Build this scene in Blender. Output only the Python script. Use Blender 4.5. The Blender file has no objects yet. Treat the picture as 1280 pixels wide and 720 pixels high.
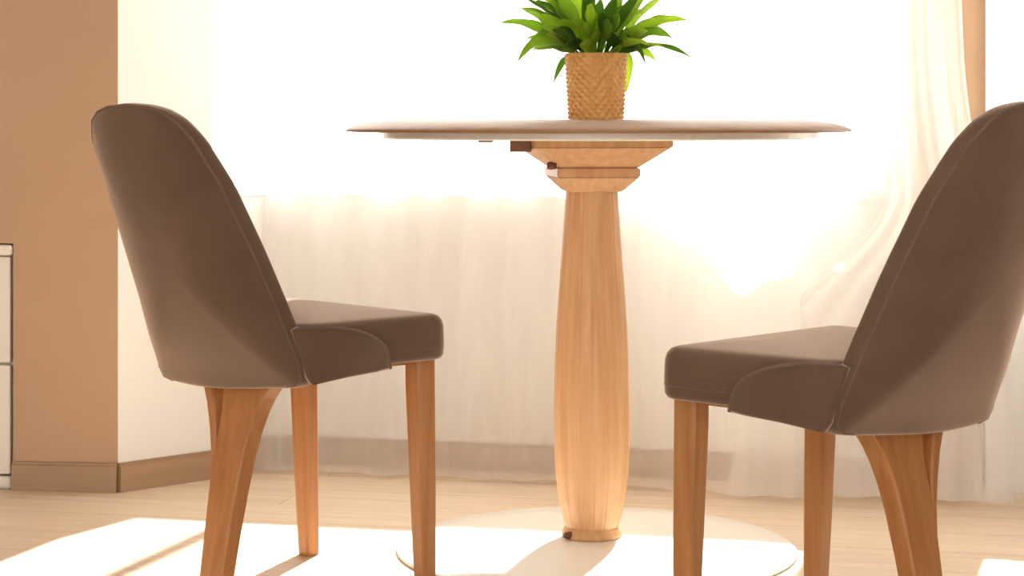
import bpy, bmesh, math, random
from mathutils import Vector, Matrix, noise
random.seed(7)
S = bpy.context.scene
COL = S.collection
PI = math.pi

# ------------------------------------------------------------------ camera
FPX, CAMH, HORY = 2455.0, 0.76, 147.0
cam = bpy.data.objects.new('camera', bpy.data.cameras.new('camera'))
COL.objects.link(cam)
cam.location = (0, 0, CAMH); cam.rotation_euler = (PI/2, 0, 0)
cam.data.sensor_width = 36; cam.data.lens = 36*FPX/1280
cam.data.shift_y = -(360-HORY)/1280
cam.data.clip_start = 0.05
S.camera = cam

# ------------------------------------------------------------------ light
S.view_settings.view_transform = 'Standard'; S.view_settings.look = 'None'
S.view_settings.gamma = 1; S.view_settings.use_curve_mapping = False
S.view_settings.exposure = 1.5
SKY_FRONT = (1.0, 0.985, 0.955); SKY_FRONT_S = 1.7      # hazy bright daylight outside the window
FILL_BACK = (1.0, 0.965, 0.92); FILL_BACK_S = 1.15          # added warm fill for the unseen house behind the camera
SUN_S, SUN_AZ, SUN_EL = 12.5, 17.0, 43.8
W = bpy.data.worlds.new('world'); S.world = W; W.use_nodes = True
nt = W.node_tree; nt.nodes.clear()
out = nt.nodes.new('ShaderNodeOutputWorld'); bg = nt.nodes.new('ShaderNodeBackground')
tc = nt.nodes.new('ShaderNodeTexCoord'); sx = nt.nodes.new('ShaderNodeSeparateXYZ')
cr = nt.nodes.new('ShaderNodeValToRGB'); mr = nt.nodes.new('ShaderNodeMapRange')
nt.links.new(tc.outputs['Generated'], sx.inputs[0]); nt.links.new(sx.outputs['Y'], mr.inputs['Value'])
mr.inputs['From Min'].default_value = -0.15; mr.inputs['From Max'].default_value = 0.15
nt.links.new(mr.outputs[0], cr.inputs[0])
cr.color_ramp.elements[0].color = tuple(c*FILL_BACK_S for c in FILL_BACK)+(1,)
cr.color_ramp.elements[1].color = tuple(c*SKY_FRONT_S for c in SKY_FRONT)+(1,)
m2 = nt.nodes.new('ShaderNodeMapRange'); nt.links.new(sx.outputs['X'], m2.inputs['Value'])   # back fill dimmed to the right to darken the right chair
m2.inputs['From Min'].default_value = -.6; m2.inputs['From Max'].default_value = .6
m2.inputs['To Min'].default_value = 1.8; m2.inputs['To Max'].default_value = .25
m3 = nt.nodes.new('ShaderNodeMix'); m3.data_type = 'FLOAT'; m3.inputs[3].default_value = 1
nt.links.new(mr.outputs[0], m3.inputs[0]); nt.links.new(m2.outputs[0], m3.inputs[2])
nt.links.new(m3.outputs[0], bg.inputs[1])
nt.links.new(cr.outputs[0], bg.inputs[0]); nt.links.new(bg.outputs[0], out.inputs[0])
sun = bpy.data.objects.new('sun', bpy.data.lights.new('sun', 'SUN')); COL.objects.link(sun)
sun.data.energy = SUN_S; sun.data.angle = math.radians(1.2); sun.data.color = (1.0, 0.96, 0.89)
a, e = math.radians(SUN_AZ), math.radians(SUN_EL)
sd = Vector((-math.sin(a)*math.cos(e), -math.cos(a)*math.cos(e), -math.sin(e)))
sun.rotation_euler = sd.to_track_quat('-Z', 'Y').to_euler()
sun.location = (3, 8, 6)

# ------------------------------------------------------------------ materials
def lin(r, g, b):
    f = lambda c: (c/255/12.92) if c/255 <= .04045 else ((c/255+.055)/1.055)**2.4
    return (f(r), f(g), f(b), 1)

def mat(name, rgb, rough=.6, var=None, scale=(8, 8, 8), bump=0, bscale=200, sheen=0, spec=.5, detail=4, coord='Object'):
    m = bpy.data.materials.new(name); m.use_nodes = True
    n = m.node_tree; b = n.nodes['Principled BSDF']
    b.inputs['Roughness'].default_value = rough
    b.inputs['Specular IOR Level'].default_value = spec
    c = lin(*rgb); b.inputs['Base Color'].default_value = c
    t = n.nodes.new('ShaderNodeTexCoord'); mp = n.nodes.new('ShaderNodeMapping')
    n.links.new(t.outputs[coord], mp.inputs[0]); mp.inputs['Scale'].default_value = scale
    if var:
        no = n.nodes.new('ShaderNodeTexNoise'); no.inputs['Scale'].default_value = 1
        no.inputs['Detail'].default_value = detail
        n.links.new(mp.outputs[0], no.inputs['Vector'])
        r = n.nodes.new('ShaderNodeValToRGB'); n.links.new(no.outputs['Fac'], r.inputs[0])
        r.color_ramp.elements[0].position = .3; r.color_ramp.elements[1].position = .7
        r.color_ramp.elements[0].color = lin(*var); r.color_ramp.elements[1].color = c
        n.links.new(r.outputs[0], b.inputs['Base Color'])
    if bump:
        n2 = n.nodes.new('ShaderNodeTexNoise'); n2.inputs['Scale'].default_value = bscale
        n.links.new(t.outputs['Object'], n2.inputs['Vector'])
        bp = n.nodes.new('ShaderNodeBump'); bp.inputs['Strength'].default_value = bump
        bp.inputs['Distance'].default_value = .002
        n.links.new(n2.outputs['Fac'], bp.inputs['Height']); n.links.new(bp.outputs[0], b.inputs['Normal'])
    if sheen:
        b.inputs['Sheen Weight'].default_value = sheen; b.inputs['Sheen Roughness'].default_value = .4
        b.inputs['Sheen Tint'].default_value = (1, .78, .62, 1)
    return m

M = {}
M['wall'] = mat('white_wall_lit_slant', (246, 245, 242), .8, (243, 242, 239), (3, 3, 3), .08, 120)  # also on the slanted side, whose brighter light is put into this colour
M['tanwall'] = mat('tan_beige_wall', (200, 167, 136), .8, (195, 161, 130), (3, 3, 3), .08, 120)
M['brownwall'] = mat('brown_low_bounce', (120, 92, 72), .8, (114, 86, 67), (3, 3, 3))  # made-up brown for the unseen right wall, cuts bounce onto the right chair
M['ceiling'] = mat('ceiling_paint', (240, 234, 224), .9, (236, 230, 220), (3, 3, 3))
M['base'] = mat('baseboard_laminate', (180, 150, 120), .45, (168, 138, 108), (3, 3, 60))
M['fabric'] = mat('taupe_velvet', (108, 86, 72), .9, (95, 75, 62), (9, 9, 9), .25, 900, .8, .2)
M['piping'] = mat('taupe_piping', (118, 98, 86), .85, (108, 88, 77), (30, 30, 30), .2, 900, .3, .2)
M['legwood'] = mat('honey_oak', (184, 130, 78), .42, (163, 105, 56), (60, 60, 3), .05, 150)
M['pine'] = mat('pale_pine', (212, 166, 120), .5, (196, 146, 98), (70, 70, 3), .05, 120)
M['topwood'] = mat('table_beech', (160, 121, 86), .5, (146, 106, 72), (4, 60, 60))
M['whitelac'] = mat('white_lacquer', (244, 240, 232), .3, (240, 236, 226), (5, 5, 5))
M['darkwood'] = mat('dark_block_wood', (132, 84, 56), .55, (112, 68, 44), (20, 60, 60))
M['knot'] = mat('dark_knot_wood', (112, 66, 38), .6, (92, 50, 28), (80, 80, 80))
M['cabinet'] = mat('cabinet_white', (243, 236, 226), .4, (240, 232, 221), (5, 5, 5))
M['frame'] = mat('window_frame_white', (236, 240, 242), .35, (232, 236, 238), (5, 5, 5))
M['soil'] = mat('potting_soil', (60, 42, 28), .95, (40, 28, 18), (60, 60, 60), .6, 200)

def floor_mat():
    m = bpy.data.materials.new('pale_oak_planks'); m.use_nodes = True
    n = m.node_tree; b = n.nodes['Principled BSDF']
    t = n.nodes.new('ShaderNodeTexCoord'); mp = n.nodes.new('ShaderNodeMapping')
    mp.inputs['Rotation'].default_value = (0, 0, math.radians(12))
    n.links.new(t.outputs['Object'], mp.inputs[0])
    br = n.nodes.new('ShaderNodeTexBrick'); br.inputs['Scale'].default_value = 1
    br.inputs['Brick Width'].default_value = 1.25; br.inputs['Row Height'].default_value = .16
    br.inputs['Mortar Size'].default_value = .0012; br.inputs['Mortar Smooth'].default_value = .3
    br.inputs['Color1'].default_value = lin(234, 214, 190); br.inputs['Color2'].default_value = lin(228, 206, 181)
    br.inputs['Mortar'].default_value = lin(186, 155, 120)
    n.links.new(mp.outputs[0], br.inputs['Vector'])
    m2 = n.nodes.new('ShaderNodeMapping'); m2.inputs['Scale'].default_value = (2.5, 45, 1)
    n.links.new(mp.outputs[0], m2.inputs[0])
    no = n.nodes.new('ShaderNodeTexNoise'); no.inputs['Scale'].default_value = 1; no.inputs['Detail'].default_value = 5
    n.links.new(m2.outputs[0], no.inputs['Vector'])
    r = n.nodes.new('ShaderNodeValToRGB'); n.links.new(no.outputs['Fac'], r.inputs[0])
    r.color_ramp.elements[0].position = .3; r.color_ramp.elements[1].position = .7
    r.color_ramp.elements[0].color = (.86, .83, .79, 1); r.color_ramp.elements[1].color = (1, 1, 1, 1)
    mx = n.nodes.new('ShaderNodeMix'); mx.data_type = 'RGBA'; mx.blend_type = 'MULTIPLY'
    mx.inputs[0].default_value = 1
    n.links.new(br.outputs['Color'], mx.inputs[6]); n.links.new(r.outputs[0], mx.inputs[7])
    n.links.new(mx.outputs[2], b.inputs['Base Color'])
    b.inputs['Roughness'].default_value = .42; b.inputs['Specular IOR Level'].default_value = .4
    return m
M['floor'] = floor_mat()

def sheer_mat(name, transp, rgb=(252, 250, 247)):
    m = bpy.data.materials.new(name); m.use_nodes = True
    n = m.node_tree; n.nodes.clear()
    o = n.nodes.new('ShaderNodeOutputMaterial')
    tr = n.nodes.new('ShaderNodeBsdfTransparent'); tl = n.nodes.new('ShaderNodeBsdfTranslucent')
    df = n.nodes.new('ShaderNodeBsdfDiffuse')
    c = lin(*rgb); tl.inputs[0].default_value = c; df.inputs[0].default_value = c
    m1 = n.nodes.new('ShaderNodeMixShader'); m1.inputs[0].default_value = .5
    n.links.new(tl.outputs[0], m1.inputs[1]); n.links.new(df.outputs[0], m1.inputs[2])
    m2 = n.nodes.new('ShaderNodeMixShader')
    # fine vertical thread density variation
    t = n.nodes.new('ShaderNodeTexCoord'); mp = n.nodes.new('ShaderNodeMapping')
    mp.inputs['Scale'].default_value = (30, 30, .6); n.links.new(t.outputs['Object'], mp.inputs[0])
    no = n.nodes.new('ShaderNodeTexNoise'); no.inputs['Scale'].default_value = 1
    n.links.new(mp.outputs[0], no.inputs['Vector'])
    mr = n.nodes.new('ShaderNodeMapRange'); n.links.new(no.outputs['Fac'], mr.inputs['Value'])
    mr.inputs['To Min'].default_value = 1-transp-.05; mr.inputs['To Max'].default_value = 1-transp+.05
    n.links.new(mr.outputs[0], m2.inputs[0])
    n.links.new(tr.outputs[0], m2.inputs[1]); n.links.new(m1.outputs[0], m2.inputs[2])
    n.links.new(m2.outputs[0], o.inputs[0])
    return m
M['sheer'] = sheer_mat('white_voile', .5)
M['sheer3'] = sheer_mat('white_drape_cloth', .18)
M['sheer2'] = sheer_mat('dense_voile', .38)

def leaf_mat(name, c1, c2, tc_):
    m = bpy.data.materials.new(name); m.use_nodes = True
    n = m.node_tree; b = n.nodes['Principled BSDF']; o = n.nodes['Material Output']
    t = n.nodes.new('ShaderNodeTexCoord'); no = n.nodes.new('ShaderNodeTexNoise')
    no.inputs['Scale'].default_value = 45; n.links.new(t.outputs['Object'], no.inputs['Vector'])
    r = n.nodes.new('ShaderNodeValToRGB'); n.links.new(no.outputs['Fac'], r.inputs[0])
    r.color_ramp.elements[0].position = .35; r.color_ramp.elements[1].position = .65
    r.color_ramp.elements[0].color = lin(*c1); r.color_ramp.elements[1].color = lin(*c2)
    n.links.new(r.outputs[0], b.inputs['Base Color']); b.inputs['Roughness'].default_value = .4
    tl = n.nodes.new('ShaderNodeBsdfTranslucent'); tl.inputs[0].default_value = lin(*tc_)
    mx = n.nodes.new('ShaderNodeMixShader'); mx.inputs[0].default_value = .68
    n.links.new(b.outputs[0], mx.inputs[1]); n.links.new(tl.outputs[0], mx.inputs[2])
    n.links.new(mx.outputs[0], o.inputs[0])
    return m
LEAVES = [leaf_mat('leaf_green', (96, 136, 56), (132, 168, 76), (182, 212, 92)),
          leaf_mat('leaf_deep_green', (64, 98, 42), (90, 126, 52), (135, 168, 78)),
          leaf_mat('leaf_lime', (130, 168, 50), (160, 192, 70), (205, 228, 110))]

def glass_mat():
    m = bpy.data.materials.new('pane_glass'); m.use_nodes = True
    n = m.node_tree; n.nodes.clear(); o = n.nodes.new('ShaderNodeOutputMaterial')
    tr = n.nodes.new('ShaderNodeBsdfTransparent'); gl = n.nodes.new('ShaderNodeBsdfGlossy')
    tr.inputs[0].default_value = (.97, .985, .99, 1); gl.inputs['Roughness'].default_value = .02
    mx = n.nodes.new('ShaderNodeMixShader'); mx.inputs[0].default_value = .05
    n.links.new(tr.outputs[0], mx.inputs[1]); n.links.new(gl.outputs[0], mx.inputs[2])
    n.links.new(mx.outputs[0], o.inputs[0]); return m
M['glass'] = glass_mat()

# ------------------------------------------------------------------ helpers
def obj(name, bm, m, parent=None, smooth=False, loc=None):
    me = bpy.data.meshes.new(name)
    bmesh.ops.recalc_face_normals(bm, faces=bm.faces[:])
    bm.to_mesh(me); bm.free()
    me.materials.append(m)
    if smooth:
        for p in me.polygons: p.use_smooth = True
    o = bpy.data.objects.new(name, me); COL.objects.link(o)
    if parent: o.parent = parent
    if loc: o.location = loc
    return o
def thing(name, label, cat, loc=(0, 0, 0), rotz=0, group=None):
    o = bpy.data.objects.new(name, None); COL.objects.link(o)
    o.location = loc; o.rotation_euler = (0, 0, rotz); o.empty_display_size = .1
    o['label'] = label; o['category'] = cat
    if group: o['group'] = group
    return o
def struct(name, bm, m, parent=None, label=None, smooth=False):
    o = obj(name, bm, m, parent, smooth)
    if not parent: o['kind'] = 'structure'
    if label: o['label'] = label
    return o
def box(bm, x0, x1, y0, y1, z0, z1, bev=0, seg=2):
    r = bmesh.ops.create_cube(bm, size=1)
    vs = r['verts']
    for v in vs:
        v.co = Vector(((x0+x1)/2+v.co.x*(x1-x0), (y0+y1)/2+v.co.y*(y1-y0), (z0+z1)/2+v.co.z*(z1-z0)))
    if bev:
        es = list({e for v in vs for e in v.link_edges})
        bmesh.ops.bevel(bm, geom=es, offset=bev, segments=seg, profile=.5, affect='EDGES')
def prism(bm, poly, z0, z1):
    lo = [bm.verts.new((x, y, z0)) for x, y in poly]; hi = [bm.verts.new((x, y, z1)) for x, y in poly]
    n = len(poly)
    bm.faces.new(lo[::-1]); bm.faces.new(hi)
    for i in range(n): bm.faces.new((lo[i], lo[(i+1) % n], hi[(i+1) % n], hi[i]))
def slab(bm, p, q, t, z0, z1, side=1, bev=0):
    """vertical slab whose face runs p->q, thickness t towards side (left of p->q if 1)"""
    d = (Vector(q)-Vector(p)).normalized(); nrm = Vector((-d.y, d.x))*side*t
    prism(bm, [p, q, (q[0]+nrm.x, q[1]+nrm.y), (p[0]+nrm.x, p[1]+nrm.y)], z0, z1)
def lathe(bm, prof, n=48, cx=0, cy=0, cap=True):
    rings = []
    for r, z in prof:
        rings.append([bm.verts.new((cx+r*math.cos(2*PI*i/n), cy+r*math.sin(2*PI*i/n), z)) for i in range(n)])
    for a_, b_ in zip(rings, rings[1:]):
        for i in range(n): bm.faces.new((a_[i], a_[(i+1) % n], b_[(i+1) % n], b_[i]))
    if cap:
        bm.faces.new(rings[0][::-1]); bm.faces.new(rings[-1])
    return rings
def tube(bm, pts, rad, n=8, closed=False):
    rings = []
    N = len(pts)
    for k, p in enumerate(pts):
        p = Vector(p)
        a_ = Vector(pts[(k-1) % N] if (closed or k) else pts[0]); b_ = Vector(pts[(k+1) % N] if (closed or k < N-1) else pts[-1])
        d = (b_-a_).normalized()
        u = d.cross(Vector((.3, .2, 1)).normalized())
        if u.length < .01: u = d.cross(Vector((1, 0, 0)))
        u.normalize(); v = d.cross(u)
        rings.append([bm.verts.new(p+rad*(u*math.cos(2*PI*i/n)+v*math.sin(2*PI*i/n))) for i in range(n)])
    M_ = N if closed else N-1
    for k in range(M_):
        a_, b_ = rings[k], rings[(k+1) % N]
        for i in range(n): bm.faces.new((a_[i], a_[(i+1) % n], b_[(i+1) % n], b_[i]))
    if not closed: bm.faces.new(rings[0][::-1]); bm.faces.new(rings[-1])
def interp(x, xs, ys):
    if x <= xs[0]: return ys[0]
    for i in range(len(xs)-1):
        if x <= xs[i+1]:
            return ys[i]+(ys[i+1]-ys[i])*(x-xs[i])/(xs[i+1]-xs[i])
    return ys[-1]
def smoothstep(a_, b_, x):
    t = max(0, min(1, (x-a_)/(b_-a_))); return t*t*(3-2*t)

# ------------------------------------------------------------------ room shell
CEIL = 2.6
P0 = (-1.0185, 4.012); P1 = (-.80, 3.987)        # pillar face beside the chest of drawers
P2 = (-.632, 4.142); P3 = (-.527, 4.3432)         # slanted face, then corner under the sill
def wy(x): return 4.34-.228*(x+.513)            # inner face of the window wall
PR = (3.0, wy(3.0))
bm = bmesh.new(); prism(bm, [(-4, -3), (4, -3), (4, 5.4), (-4, 5.4)], -.08, 0); struct('floor', bm, M['floor'])
bm = bmesh.new(); prism(bm, [(-4, -3), (4, -3), (4, 5.4), (-4, 5.4)], CEIL, CEIL+.1); struct('ceiling', bm, M['ceiling'])
SILL = .61; HEAD = 2.25
XR = (1122-640)/FPX*4.08                        # right jamb of the window
# pillar (facing the camera) with its slanted side; same wall, light difference put into white versus tan
bm = bmesh.new()
prism(bm, [P0, P1, (-.80, 4.6), (P0[0], 4.6)], 0, CEIL); struct('wall_pillar', bm, M['tanwall'])
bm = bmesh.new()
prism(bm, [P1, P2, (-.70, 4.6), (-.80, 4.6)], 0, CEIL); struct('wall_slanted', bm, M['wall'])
# wall left of the pillar with a low recess that takes the chest of drawers
NL = (-1.93, 4.119); FLx = (-2.8, 4.221)
bm = bmesh.new(); prism(bm, [NL, P0, (P0[0], 4.6), (NL[0], 4.6)], 0.503, CEIL); struct('wall_upper', bm, M['tanwall'])
bm = bmesh.new(); prism(bm, [(NL[0], 4.5), (P0[0], 4.5), (P0[0], 4.6), (NL[0], 4.6)], 0, 0.503); struct('wall_niche', bm, M['tanwall'])
bm = bmesh.new(); prism(bm, [FLx, NL, (NL[0], 4.6), (FLx[0], 4.6)], 0, CEIL); struct('wall_front', bm, M['tanwall'])
bm = bmesh.new(); prism(bm, [(-2.9, -3), (-2.8, -3), (-2.8, 4.5), (-2.9, 4.5)], 0, CEIL); struct('wall_left', bm, M['wall'])
# window wall: below the sill, over the head, and right of the window
bm = bmesh.new()
prism(bm, [P2, P3, (XR, wy(XR)), (XR, wy(XR)+.25), (-.70, 4.6)], 0, SILL-.02)
prism(bm, [P2, (-.60, wy(-.6)), (XR, wy(XR)), (XR, wy(XR)+.25), (-.70, 4.6)], HEAD, CEIL)
XP = .985                                       # end of the pier; the second window starts here
X2 = 1.95
prism(bm, [(XP, wy(XP)), (X2, wy(X2)), (X2, wy(X2)+.25), (XP, wy(XP)+.25)], 0, SILL-.02)
prism(bm, [(XP, wy(XP)), (X2, wy(X2)), (X2, wy(X2)+.25), (XP, wy(XP)+.25)], HEAD, CEIL)
prism(bm, [(X2, wy(X2)), (2.8, wy(2.8)), (2.8, wy(2.8)+.25), (X2, wy(X2)+.25)], 0, CEIL)
struct('wall_back', bm, M['wall'])
bm = bmesh.new(); prism(bm, [(2.6, -3), (2.7, -3), (2.7, 3.7), (2.6, 3.7)], 0, CEIL); struct('wall_right', bm, M['brownwall'])

def window(n, x0, x1, mulls):
    out_ = .14
    f = bmesh.new(); fw = .04
    def seg(a_, b_, z0, z1, dep=.05, o_=0):
        prism(f, [(a_, wy(a_)+out_+o_), (b_, wy(b_)+out_+o_), (b_, wy(b_)+out_+o_+dep), (a_, wy(a_)+out_+o_+dep)], z0, z1)
    seg(x0, x1, SILL, SILL+fw); seg(x0, x1, HEAD-fw, HEAD)
    seg(x0, x0+fw, SILL+fw, HEAD-fw); seg(x1-fw, x1, SILL+fw, HEAD-fw)
    for c in mulls: seg(c-.015, c+.015, SILL+fw, HEAD-fw)
    w = struct('window_%d' % n, f, M['frame'])
    g = bmesh.new(); a_, b_ = x0+fw/2, x1-fw/2
    prism(g, [(a_, wy(a_)+out_+.022), (b_, wy(b_)+out_+.022), (b_, wy(b_)+out_+.028), (a_, wy(a_)+out_+.028)], SILL+.03, HEAD-.03)
    obj('window_pane', g, M['glass'], w)
    return w
w1 = window(1, -.675, XR, [(478-640)/FPX*4.43])
s_ = bmesh.new()
prism(s_, [(P2[0]+.004, P2[1]+.01), (P3[0], P3[1]-.012), (XR, wy(XR)-.012), (XR, wy(XR)+.14), (-.66, wy(-.66)+.14)], SILL-.02, SILL)
obj('window_sill', s_, M['frame'], w1)
w2 = window(2, XP, X2, [1.47])
s_ = bmesh.new()
prism(s_, [(XP, wy(XP)-.012), (X2, wy(X2)-.012), (X2, wy(X2)+.14), (XP, wy(XP)+.14)], SILL-.02, SILL)
obj('window_sill', s_, M['frame'], w2)
# casing of the second window
bm = bmesh.new(); slab(bm, (XP-.02, wy(XP-.02)), (XP+.02, wy(XP+.02)), .018, 0, CEIL-.01, -1)
struct('trim_1', bm, M['frame'])

def baseboard(name, pts, h=.053, t=.012):
    bm = bmesh.new()
    for p, q in zip(pts, pts[1:]):
        slab(bm, p, q, t, 0, h, -1); slab(bm, p, q, t*.6, h, h+.006, -1)
    struct(name, bm, M['base'])
bm = bmesh.new(); prism(bm, [(XR, wy(XR)), (XP, wy(XP)), (XP, wy(XP)+.25), (XR, wy(XR)+.25)], 0, CEIL)
struct('wall_pier', bm, M['tanwall'])
baseboard('baseboard_left', [P0, P1, P2, P3, (-.52, wy(-.52))])
baseboard('baseboard_back', [(-.505, wy(-.505)), (XR, wy(XR)), (XP-.025, wy(XP-.025))])

# ------------------------------------------------------------------ curtains
def curtain(name, x0, x1, nx, off, zt, m, label, group=None, flare=0, nz=60, zb=.006, cat='curtain'):
    """hanging sheer; off(u, z, x) is how far it hangs into the room from the window wall"""
    bm = bmesh.new(); rows = []
    for j in range(nz+1):
        z = zb+(zt-zb)*(j/nz)**1.3
        row = []
        for i in range(nx+1):
            u = i/nx
            x = x0+(x1-x0)*u + flare*(u**6)*max(0, 1-z/1.3)
            row.append(bm.verts.new((x, wy(x)-off(u, z, x), z)))
        rows.append(row)
    for j in range(nz):
        for i in range(nx): bm.faces.new((rows[j][i], rows[j][i+1], rows[j+1][i+1], rows[j+1][i]))
    o = obj(name, bm, m, None, True)
    o['label'] = label; o['category'] = cat
    if group: o['group'] = group
    return o
def off_main(u, z, x):
    b = .014+.10*smoothstep(.62, .0, z)
    # the cloth bellies into the room right of the pedestal
    b += .155*math.exp(-((x-.47)/.15)**2)*smoothstep(1.3, .5, z)*(1-.55*smoothstep(.4, 0, z))
    fold = (math.sin(x*60+1.2*math.sin(x*7))*.008+math.sin(x*23+2)*.006)*(.5+.8*smoothstep(.7, .2, z)+.8*smoothstep(.1, .4, x))
    return b+fold+.02+.006*noise.noise(Vector((x*4, z*2.2, 1)))
curtain('sheer_curtain', -.585, .875, 320, off_main, 2.45, M['sheer'],
        'wide white sheer curtain hanging across the window behind the round table', flare=.06)
def off_second(u, z, x):
    b = .150+.018*smoothstep(.8, 0, z)
    fold = math.sin(u*34+.8*math.sin(u*9))*.011*(.6+.4*math.cos(z*2))+.010*math.sin(u*15+1)
    return b+fold
# tied-back dense layer: its lower left edge sweeps left towards the hem
def drape():
    bm = bmesh.new(); nx, nz = 90, 60; rows = []
    for j in range(nz+1):
        z = .008+(2.45-.008)*(j/nz)**1.3
        left = .74-.26*smoothstep(.62, .28, z)-.05*smoothstep(.3, 0, z)+.02*math.sin(z*5)
        right = .895+.085*smoothstep(.9, .2, z)-.01*smoothstep(.7, 1.1, z)
        row = []
        for i in range(nx+1):
            u = i/nx; x = left+(right-left)*u
            row.append(bm.verts.new((x, wy(x)-off_second(u, z, x), z)))
        rows.append(row)
    for j in range(nz):
        for i in range(nx): bm.faces.new((rows[j][i], rows[j][i+1], rows[j+1][i+1], rows[j+1][i]))
    o = obj('gathered_sheer', bm, M['sheer2'], None, True)
    o['label'] = 'narrow gathered sheer drape by the right window edge, its lower edge sweeping left'
    o['category'] = 'curtain'
drape()
curtain('window_drape', 1.005, 1.93, 260, lambda u, z, x: .12+.04*smoothstep(.6, 0, z)+.02*math.sin(u*100+math.sin(z*1.5))*(1-.3*z/2.5),  # carried on unseen across the second window, dense to cut light from the right
        2.45, M['sheer3'], 'white drape at the far right edge of the photo, behind the right chair', flare=0, nz=40)
# curtain rail
r_ = thing('curtain_rail', 'white curtain rail above the window, carrying the sheer curtains', 'curtain rail', (0, 0, 0))
bm = bmesh.new(); tube(bm, [(-.56, wy(-.56)-.10, 2.463), (1.5, wy(1.5)-.10, 2.463)], .012, 12); obj('rail', bm, M['frame'], r_, True)
for x in (-.45, .5, 1.4):
    bm = bmesh.new(); box(bm, x-.01, x+.01, wy(x)-.11, wy(x)+.0, 2.474, 2.49, .002); obj('bracket', bm, M['frame'], r_)
# ------------------------------------------------------------------ chest of drawers
cab = thing('chest_of_drawers', 'low white chest of drawers standing against the left edge beside the wall pillar', 'chest of drawers', (-1.45, 4.13, 0))
def cpart(name, x0, x1, y0, y1, z0, z1, bev, parent=cab, m=M['cabinet']):
    bm = bmesh.new(); box(bm, x0, x1, y0, y1, z0, z1, bev, 3); return obj(name, bm, m, parent)
# local coordinates about (-1.45, 4.1); right side at world x = -1.02
FR = -.11
cpart('body', -.43, .425, FR+.02, .36, .03, .478, .002)
cpart('top', -.44, .429, FR-.012, .365, .478, .500, .006)
for k, (z0, z1) in enumerate(((.258, .4755), (.030, .2535))):
    d = cpart('drawer', -.424, .4235, FR-.002, FR+.02, z0, z1, .004)
    bm = bmesh.new()
    tube(bm, [(-.10, FR-.002, (z0+z1)/2), (-.10, FR-.024, (z0+z1)/2), (.10, FR-.024, (z0+z1)/2), (.10, FR-.002, (z0+z1)/2)], .005, 8)
    obj('handle', bm, M['frame'], d, True)
cpart('plinth', -.434, .428, FR-.008, .36, .0, .026, .008)

# ------------------------------------------------------------------ round pedestal table
TX, TY = .153, 3.52
tab = thing('round_table', 'round beech pedestal table between the two chairs, carrying a potted plant', 'table', (TX, TY, 0))
bm = bmesh.new()
lathe(bm, [(.02, .7345), (.430, .7345), (.446, .7352), (.4505, .7368), (.447, .7405), (.436, .7452), (.418, .7500), (.395, .7535), (.36, .7555), (.02, .757)], 128)
obj('tabletop', bm, M['topwood'], tab, True)
bm = bmesh.new(); lathe(bm, [(.02, .7225), (.385, .7225), (.39, .725), (.39, .7345), (.02, .7345)], 96)
o = obj('underplate', bm, M['whitelac'], tab); o['label'] = 'thin white plate under the tabletop'
# capital: two stepped, inverted square tiers
def tier(bm, hw0, z0, hw1, z1, rot):
    r0 = []; r1 = []
    for k in range(4):
        an = rot+PI/4+k*PI/2; s2 = math.sqrt(2)
        r0.append(bm.verts.new((hw0*s2*math.cos(an), hw0*s2*math.sin(an), z0)))
        r1.append(bm.verts.new((hw1*s2*math.cos(an), hw1*s2*math.sin(an), z1)))
    bm.faces.new(r0[::-1]); bm.faces.new(r1)
    for i in range(4): bm.faces.new((r0[i], r0[(i+1) % 4], r1[(i+1) % 4], r1[i]))
bm = bmesh.new(); R_ = math.radians(8)
tier(bm, .122, .708, .122, .7225, R_)
tier(bm, .070, .671, .120, .708, R_)
tier(bm, .074, .655, .074, .671, R_)
tier(bm, .046, .628, .073, .655, R_)
es = [e_ for e_ in bm.edges]
bmesh.ops.bevel(bm, geom=es, offset=.0018, segments=2, affect='EDGES')
obj('capital', bm, M['pine'], tab, loc=(-.010, 0, 0))
# faceted swelling column with shallow flutes
bm = bmesh.new()
colprof = [(.047, .632), (.049, .60), (.0525, .55), (.058, .47), (.0635, .39), (.067, .31), (.0685, .24), (.068, .17), (.0655, .12), (.060, .075), (.052, .042), (.0475, .027)]
n = 96; rings = []
for r, z in colprof:
    ring = []
    for i in range(n):
        an = 2*PI*i/n; k = (an/(2*PI/16)) % 1
        rr = r*(1-.028*math.exp(-((min(k, 1-k))/.07)**2)) * (math.cos(PI/16)/math.cos((k-.5)*2*PI/16))**.6
        ring.append(bm.verts.new((rr*math.cos(an), rr*math.sin(an), z)))
    rings.append(ring)
for a_, b_ in zip(rings, rings[1:]):
    for i in range(n): bm.faces.new((a_[i], a_[(i+1) % n], b_[(i+1) % n], b_[i]))
bm.faces.new(rings[0]); bm.faces.new(rings[-1])
o = obj('column', bm, M['pine'], tab, loc=(-.010, 0, 0))
bm = bmesh.new()
lathe(bm, [(.02, .010), (.052, .010), (.054, .013), (.0535, .018), (.050, .024), (.0475, .030), (.02, .032)], 64)
obj('foot_ring', bm, M['pine'], tab, True, loc=(-.010, 0, 0))
bm = bmesh.new()
lathe(bm, [(.02, 0), (.344, 0), (.350, .002), (.351, .005), (.344, .008), (.29, .0095), (.02, .0105)], 128)
o = obj('base_disc', bm, M['whitelac'], tab, True, loc=(-.005, -.065, 0)); o['label'] = 'flat round white base plate'
bm = bmesh.new(); box(bm, -.157, -.119, -.10, -.06, .700, .7222, .002); o = obj('bracket_block', bm, M['darkwood'], tab)
o['label'] = 'small dark wooden block under the top'
bm = bmesh.new(); box(bm, -.212, -.186, -.09, -.075, .7165, .7223, .001); obj('clip', bm, M['darkwood'], tab)
bm = bmesh.new(); lathe(bm, [(.004, -.008), (.009, -.007), (.010, 0), (.009, .008), (.004, .009)], 16)
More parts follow.
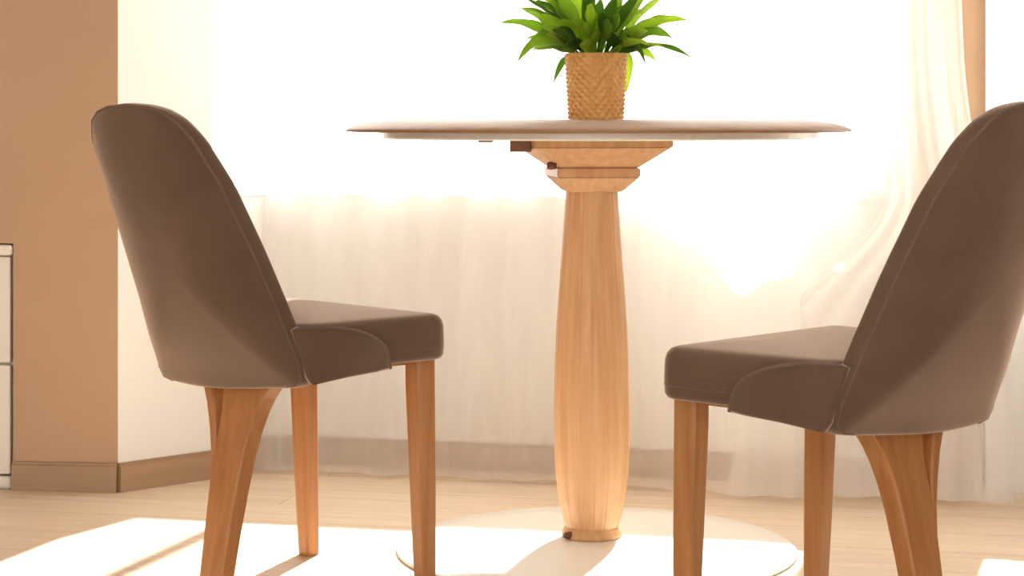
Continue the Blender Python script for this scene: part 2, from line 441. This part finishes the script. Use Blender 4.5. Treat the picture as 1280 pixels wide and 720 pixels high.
for v in bm.verts: v.co = Vector((v.co.z, v.co.y, v.co.x*.7))+Vector((-.084, -.088, .676))
obj('peg', bm, M['knot'], tab, True)
bm = bmesh.new(); lathe(bm, [(.003, -.010), (.006, -.006), (.007, .004), (.004, .009)], 14)
for v in bm.verts: v.co = Vector((v.co.z-.052, v.co.y-.032, v.co.x+.018))
obj('knot', bm, M['knot'], tab, True)

# ------------------------------------------------------------------ plant in a woven pot
PX, PY, PZ = (745-640)/FPX*3.52, 3.52, .757
plant = thing('potted_plant', 'leafy green plant in a woven wicker pot on the round table', 'potted plant', (PX, PY, PZ))
def pot_mat():
    m = bpy.data.materials.new('woven_wicker'); m.use_nodes = True
    n = m.node_tree; b = n.nodes['Principled BSDF']; b.inputs['Roughness'].default_value = .55
    t = n.nodes.new('ShaderNodeTexCoord'); no = n.nodes.new('ShaderNodeTexNoise'); no.inputs['Scale'].default_value = 60
    n.links.new(t.outputs['Object'], no.inputs['Vector'])
    r = n.nodes.new('ShaderNodeValToRGB'); n.links.new(no.outputs['Fac'], r.inputs[0])
    r.color_ramp.elements[0].color = lin(200, 136, 68); r.color_ramp.elements[1].color = lin(248, 198, 122)
    n.links.new(r.outputs[0], b.inputs['Base Color']); return m
bm = bmesh.new(); n = 220; rings = []; NZ = 105; H_ = .118
for j in range(NZ+1):
    z = H_*j/NZ; r = .0485+.006*(j/NZ); ring = []
    for i in range(n):
        an = 2*PI*i/n
        rowk = int(z/.0078); ph = PI*(rowk % 2)
        w_ = math.sin(an*22+ph+z*60)*.0019*abs(math.sin(PI*z/.0078))**.7+.0008*abs(math.sin(PI*z/.0078))
        if j in (0, NZ): w_ = .001
        ring.append(bm.verts.new(((r+w_)*math.cos(an), (r+w_)*math.sin(an), z)))
    rings.append(ring)
for rr, z in ((.052, H_), (.050, H_-.004), (.049, H_-.02), (.02, H_-.02)):
    rings.append([bm.verts.new((rr*math.cos(2*PI*i/n), rr*math.sin(2*PI*i/n), z)) for i in range(n)])
for a_, b_ in zip(rings, rings[1:]):
    for i in range(n): bm.faces.new((a_[i], a_[(i+1) % n], b_[(i+1) % n], b_[i]))
bm.faces.new(rings[0][::-1]); bm.faces.new(rings[-1])
obj('pot', bm, pot_mat(), plant, True)
bm = bmesh.new(); lathe(bm, [(.01, H_-.019), (.0485, H_-.019), (.047, H_-.012), (.03, H_-.009), (.01, H_-.008)], 32)
obj('soil', bm, M['soil'], plant, True)
def leaf(base, tip, arch, width, mt, stem=.3, roll=0):
    """one leaf with its stalk: an arching midrib from base to tip, blade folded along the rib"""
    base, tip = Vector(base), Vector(tip)
    ctrl = (base+tip)/2+Vector((0, 0, arch))
    d = tip-base; side0 = d.cross(Vector((0, 0, 1)))
    if side0.length < 1e-4: side0 = Vector((1, 0, 0))
    side0.normalize()
    bm = bmesh.new(); N = 18; rows = []
    for k in range(N+1):
        t = k/N
        p = base*(1-t)**2+ctrl*2*t*(1-t)+tip*t*t
        tg = ((ctrl-base)*(1-t)+(tip-ctrl)*t).normalized()
        side = Matrix.Rotation(roll, 3, tg) @ side0
        up = side.cross(tg).normalized()
        if t < stem: w = .0016
        else:
            q = (t-stem)/(1-stem); w = max(.0006, width*(math.sin(PI*q**.72))**.8)+(.001 if q < .1 else 0)
        wav = .0025*math.sin(t*14+base.x*90)*(w/width)
        rows.append([bm.verts.new(p+side*w*s+up*(abs(s)*w*.32+wav*s-.0005)) for s in (-1, -.55, 0, .55, 1)])
    for a_, b_ in zip(rows, rows[1:]):
        for i in range(4): bm.faces.new((a_[i], a_[i+1], b_[i+1], b_[i]))
    o = obj('leaf', bm, mt, plant, True)
    md = o.modifiers.new('thickness', 'SOLIDIFY'); md.thickness = .0009
    return o
mm = 3.52/FPX
def pxp(x, y, dy=0):      # picture-plane measure of the plant turned into plant coordinates
    return ((x-745)*mm, dy, (CAMH-(y-HORY)*mm)-PZ)
keyl = [  # base px, tip px, depth of tip, arch, width, material, stem, roll
    ((722, 58), (626, 29), -.03, .045, .010, 0, .3, .2), ((716, 60), (647, 77), -.06, .075, .019, 0, .25, .3),
    ((718, 60), (693, 102), .05, .05, .006, 1, .5, .2), ((770, 58), (866, 71), .03, .05, .006, 1, .3, 0),
    ((764, 60), (822, 74), .05, .04, .010, 2, .3, -.3), ((760, 60), (805, 82), -.06, .07, .020, 1, .3, -.3),
    ((772, 60), (786, 114), .06, .10, .018, 2, .5, .9), ((765, 58), (840, 21), .0, .03, .017, 2, .25, -.4),
    ((765, 58), (838, 48), -.04, .05, .014, 0, .3, -.3), ((720, 58), (652, 8), .05, .03, .014, 0, .3, .3),
    ((722, 58), (672, 20), -.05, .02, .017, 2, .25, .5), ((760, 58), (828, -4), .04, .02, .018, 2, .3, -.4),
    ((725, 60), (690, 40), -.09, .03, .014, 1, .2, .3), ((768, 58), (806, 40), -.08, .03, .016, 2, .25, -.4),
    ((735, 60), (700, 66), -.075, .04, .012, 1, .25, .1), ((755, 60), (775, 60), -.085, .05, .014, 1, .25, 0)]
for b_, t_, dy, ar, w_, mi, st, ro in keyl:
    ro = 0 if t_ == (786, 114) else (1 if t_[0] < 745 else -1)*(.75+ro*.4)
    bx_ = max(-.03, min(.03, (b_[0]-745)*mm))
    leaf((bx_, dy*.25, H_-.012), pxp(t_[0], t_[1], dy), ar, w_, LEAVES[mi], st, ro)
for k in range(74):
    an = 2*PI*k*.381966+random.uniform(-.2, .2)
    el = random.uniform(.25, 1.35); L = random.uniform(.09, .17)
    if k % 3 == 0: el = random.uniform(.1, .6); L = random.uniform(.08, .125)
    bx_ = Vector((math.cos(an)*.018, math.sin(an)*.018, H_-.012))
    tip = bx_+Vector((math.cos(an)*math.cos(el)*L, math.sin(an)*math.cos(el)*L, math.sin(el)*L*1.0+.01))
    leaf(bx_, tip, random.uniform(.015, .05), random.uniform(.008, .014), random.choice(LEAVES), random.uniform(.2, .4), random.uniform(.3, .9)*(-1 if math.cos(an) > 0 else 1))

# ------------------------------------------------------------------ chairs
ZS = [.347, .351, .362, .39, .46, .56, .66, .73, .758, .772, .779, .782]
WS = [.155, .180, .194, .198, .188, .176, .160, .138, .114, .086, .052, 0]
def xe(z): return interp(z, [.355, .38, .46, .56, .66, .73, .79], [-.088, -.096, -.126, -.168, -.213, -.250, -.282])
def outline(mir):
    pts = []
    fine = []
    for z0, z1 in zip(ZS, ZS[1:]):
        for k in range(4 if z1-z0 > .03 else 2):
            n_ = 4 if z1-z0 > .03 else 2
            z = z0+(z1-z0)*k/n_; fine.append((interp(z, ZS, WS), z))
    R = fine+[(0, .782)]
    L = [(-w, z) for w, z in fine[::-1]]
    bot = [(y, .347-.004*(1-(y/.15)**2)) for y in (-.11, -.06, 0, .06, .11)]
    def drop(y, z):      # the shell's lower hem hangs a little deeper towards the outer side
        k = smoothstep(-.19, .12, y*mir)*max(0, min(1, (.42-z)/.07)); return z-.020*k
    return [(y, drop(y, z)) for y, z in R+L+bot]
def make_chair(name, label, loc, rot, mirror=1):
    t = thing(name, label, 'chair', loc, rot, 'dining chairs at the round table')
    # --- seat cushion: x forward, y left
    def foot(ins):      # rounded footprint, inset by ins
        pts = []
        for cx, cy, rr, a0 in ((.160, .178, .030, 0), (-.058, .150, .045, 90), (-.058, -.150, .045, 180), (.160, -.178, .030, 270)):
            for q in range(9):
                an = math.radians(a0+q*90/8); r2 = rr-ins
                pts.append((cx+r2*math.cos(an), cy+r2*math.sin(an)))
        return pts
    bm = bmesh.new(); rg = []
    prof = [(.028, .3705), (.012, .3712), (.004, .374), (0, .380), (-.001, .40), (0, .426), (.003, .435), (.009, .4415), (.018, .4445), (.028, .4455)]
    for ins, z in prof:
        zz = z
        rg.append([bm.verts.new((x, y, zz)) for x, y in foot(ins)])
    for k_, dz in ((.9, .447), (.7, .4495), (.4, .451)):
        rg.append([bm.verts.new((.035+(x-.035)*k_, y*k_, dz)) for x, y in foot(.029)])
    for a_, b_ in zip(rg, rg[1:]):
        n_ = len(a_)
        for i in range(n_): bm.faces.new((a_[i], a_[(i+1) % n_], b_[(i+1) % n_], b_[i]))
    bm.faces.new(rg[0]); bm.faces.new(rg[-1])
    obj('seat', bm, M['fabric'], t, True)
    bm = bmesh.new()
    lp = [(x, y, .392) for x, y in foot(-.0004)]
    tube(bm, lp, .0011, 6, True); obj('seat_seam', bm, M['fabric'], t, True)
    # --- back shell
    ol = outline(mirror); n_ = len(ol); cy_, cz_ = 0, .54
    bm = bmesh.new(); rings = []
    RS = [0.15, .3, .45, .6, .72, .82, .90, .96, .99]
    def back(r, z): return xe(z)-.012-.052*(1-r**2.6)
    def front(r, z): return xe(z)+.016-.040*(1-r**2.2)
    def ring(r, fx):
        return [bm.verts.new((fx(r, cz_+(z-cz_)*r), y*r, cz_+(z-cz_)*r)) for y, z in ol]
    for r in RS: rings.append(ring(r, back))
    rings.append([bm.verts.new((xe(z)-.008, y, z)) for y, z in ol])
    rings.append([bm.verts.new((xe(z)+.002, y*1.012, cz_+(z-cz_)*1.006)) for y, z in ol])
    rings.append([bm.verts.new((xe(z)+.012, y, z)) for y, z in ol])
    for r in RS[::-1]: rings.append(ring(r, front))
    for a_, b_ in zip(rings, rings[1:]):
        for i in range(n_): bm.faces.new((a_[i], a_[(i+1) % n_], b_[(i+1) % n_], b_[i]))
    for rg, sgn in ((rings[0], 1), (rings[-1], -1)):
        fx = back if sgn == 1 else front
        c = bm.verts.new((fx(0, cz_), 0, cz_))
        for i in range(n_): bm.faces.new((rg[i], rg[(i+1) % n_], c))
    sh = obj('backrest', bm, M['fabric'], t, True)
    md = sh.modifiers.new('round', 'SUBSURF'); md.levels = 1; md.render_levels = 1
    bm = bmesh.new()
    tube(bm, [(xe(z)-.011, y*.985, cz_+(z-cz_)*.988) for y, z in ol[:-5]], .0022, 6)
    obj('piping', bm, M['piping'], sh, True)
    # --- side wings: the shell carried forward along the seat sides
    for s in (-1, 1):
        arc = []
        for q in range(15):
            an = PI/2*q/14
            arc.append((-.112+.166*math.sin(an)**1.0, (.370+.074*math.cos(an)**.75)))
        arc[-1] = (.056, .368)
        bott = [(.03, .3655), (-.03, .3620), (-.088, .3550)]
        back_ = [(xe(.37)-.004, .368), (xe(.40)-.004, .40), (xe(.44)-.003, .44)]
        poly = arc+bott+back_
        bm = bmesh.new()
        def yy(x, o_): return s*(interp(x, [-.13, -.08, -.03, .06], [.194, .200, .2065, .2085])+o_)
        A = [bm.verts.new((x, yy(x, -.004), z)) for x, z in poly]
        B = [bm.verts.new((x, yy(x, .0065), z)) for x, z in poly]
        cxm = sum(p[0] for p in poly)/len(poly); czm = sum(p[1] for p in poly)/len(poly)
        Cc = [bm.verts.new((cxm+(x-cxm)*.92, yy(x, .0095), czm+(z-czm)*.90)) for x, z in poly]
        m_ = len(poly)
        for i in range(m_):
            j = (i+1) % m_
            bm.faces.new((A[i], A[j], B[j], B[i])); bm.faces.new((B[i], B[j], Cc[j], Cc[i]))
        bm.faces.new(A[::-1]); bm.faces.new(Cc)
        wg = obj('side_wing', bm, M['fabric'], t, True)
        bm = bmesh.new(); tube(bm, [(x, yy(x, .007), z) for x, z in arc], .0028, 6); obj('piping', bm, M['piping'], wg, True)
    # --- seat frame under the cushion
    bm = bmesh.new(); box(bm, -.07, .15, -.15, .15, .360, .3715, .003); obj('seat_frame', bm, M['legwood'], t)
    # --- two straight tapered front legs
    for s in (-1, 1):
        bm = bmesh.new(); rs = []
        for z, h, x, y in ((.374, .0195, .1705, .154), (.33, .0195, .171, .154), (.15, .017, .177, .154), (.004, .0142, .182, .153), (0, .0135, .182, .153)):
            b_ = h*.28
            rs.append([bm.verts.new((x+px_, s*y+py_, z)) for px_, py_ in ((h, h-b_), (h-b_, h), (-h+b_, h), (-h, h-b_), (-h, -h+b_), (-h+b_, -h), (h-b_, -h), (h, -h+b_))])
        for a_, b2 in zip(rs, rs[1:]):
            for i in range(8): bm.faces.new((a_[i], a_[(i+1) % 8], b2[(i+1) % 8], b2[i]))
        bm.faces.new(rs[0]); bm.faces.new(rs[-1][::-1])
        obj('leg', bm, M['legwood'], t)
    # --- wide rear leg that forks under the shell; plate profile in (y, z)
    def xr(z): return -.126+.068*(z/.36)**1.1
    def plate(rows, name, th0=.017, th1=.013):
        bm = bmesh.new(); rs = []
        for z, ya, yb in rows:
            th = th1+(th0-th1)*z/.36; x = xr(z); b_ = .003
            ya, yb = min(ya*mirror, yb*mirror), max(ya*mirror, yb*mirror)
            rs.append([bm.verts.new(p) for p in ((x-th, ya+b_, z), (x-th+b_, ya, z), (x+th-b_, ya, z), (x+th, ya+b_, z), (x+th, yb-b_, z), (x+th-b_, yb, z), (x-th+b_, yb, z), (x-th, yb-b_, z))])
        for a_, b2 in zip(rs, rs[1:]):
            for i in range(8): bm.faces.new((a_[i], a_[(i+1) % 8], b2[(i+1) % 8], b2[i]))
        bm.faces.new(rs[0]); bm.faces.new(rs[-1])
        return bm
    rl = obj('leg', plate([(0, -.028, .028), (.004, -.029, .029), (.10, -.032, .032), (.17, -.035, .036), (.23, -.040, .0385), (.265, -.046, .035), (.295, -.055, .034), (.318, -.066, .037), (.335, -.078, .043), (.372, -.090, .052)], 'leg'), M['legwood'], t)
    rl['label'] = 'wide rear leg with forked top'
    br = obj('leg_fork', plate([(.19, .029, .0370), (.23, .034, .047), (.265, .043, .060), (.30, .056, .077), (.33, .070, .096), (.355, .080, .110), (.372, .085, .118)], 'fork'), M['legwood'], rl)
    return t
make_chair('dining_chair', 'taupe upholstered chair left of the round table, facing right', (-.379, 3.181, 0), math.radians(90-46.2), 1)
make_chair('dining_chair', 'taupe upholstered chair right of the table, its back cut by the frame edge', (.480, 2.731, 0), math.radians(90+45.6), -1)
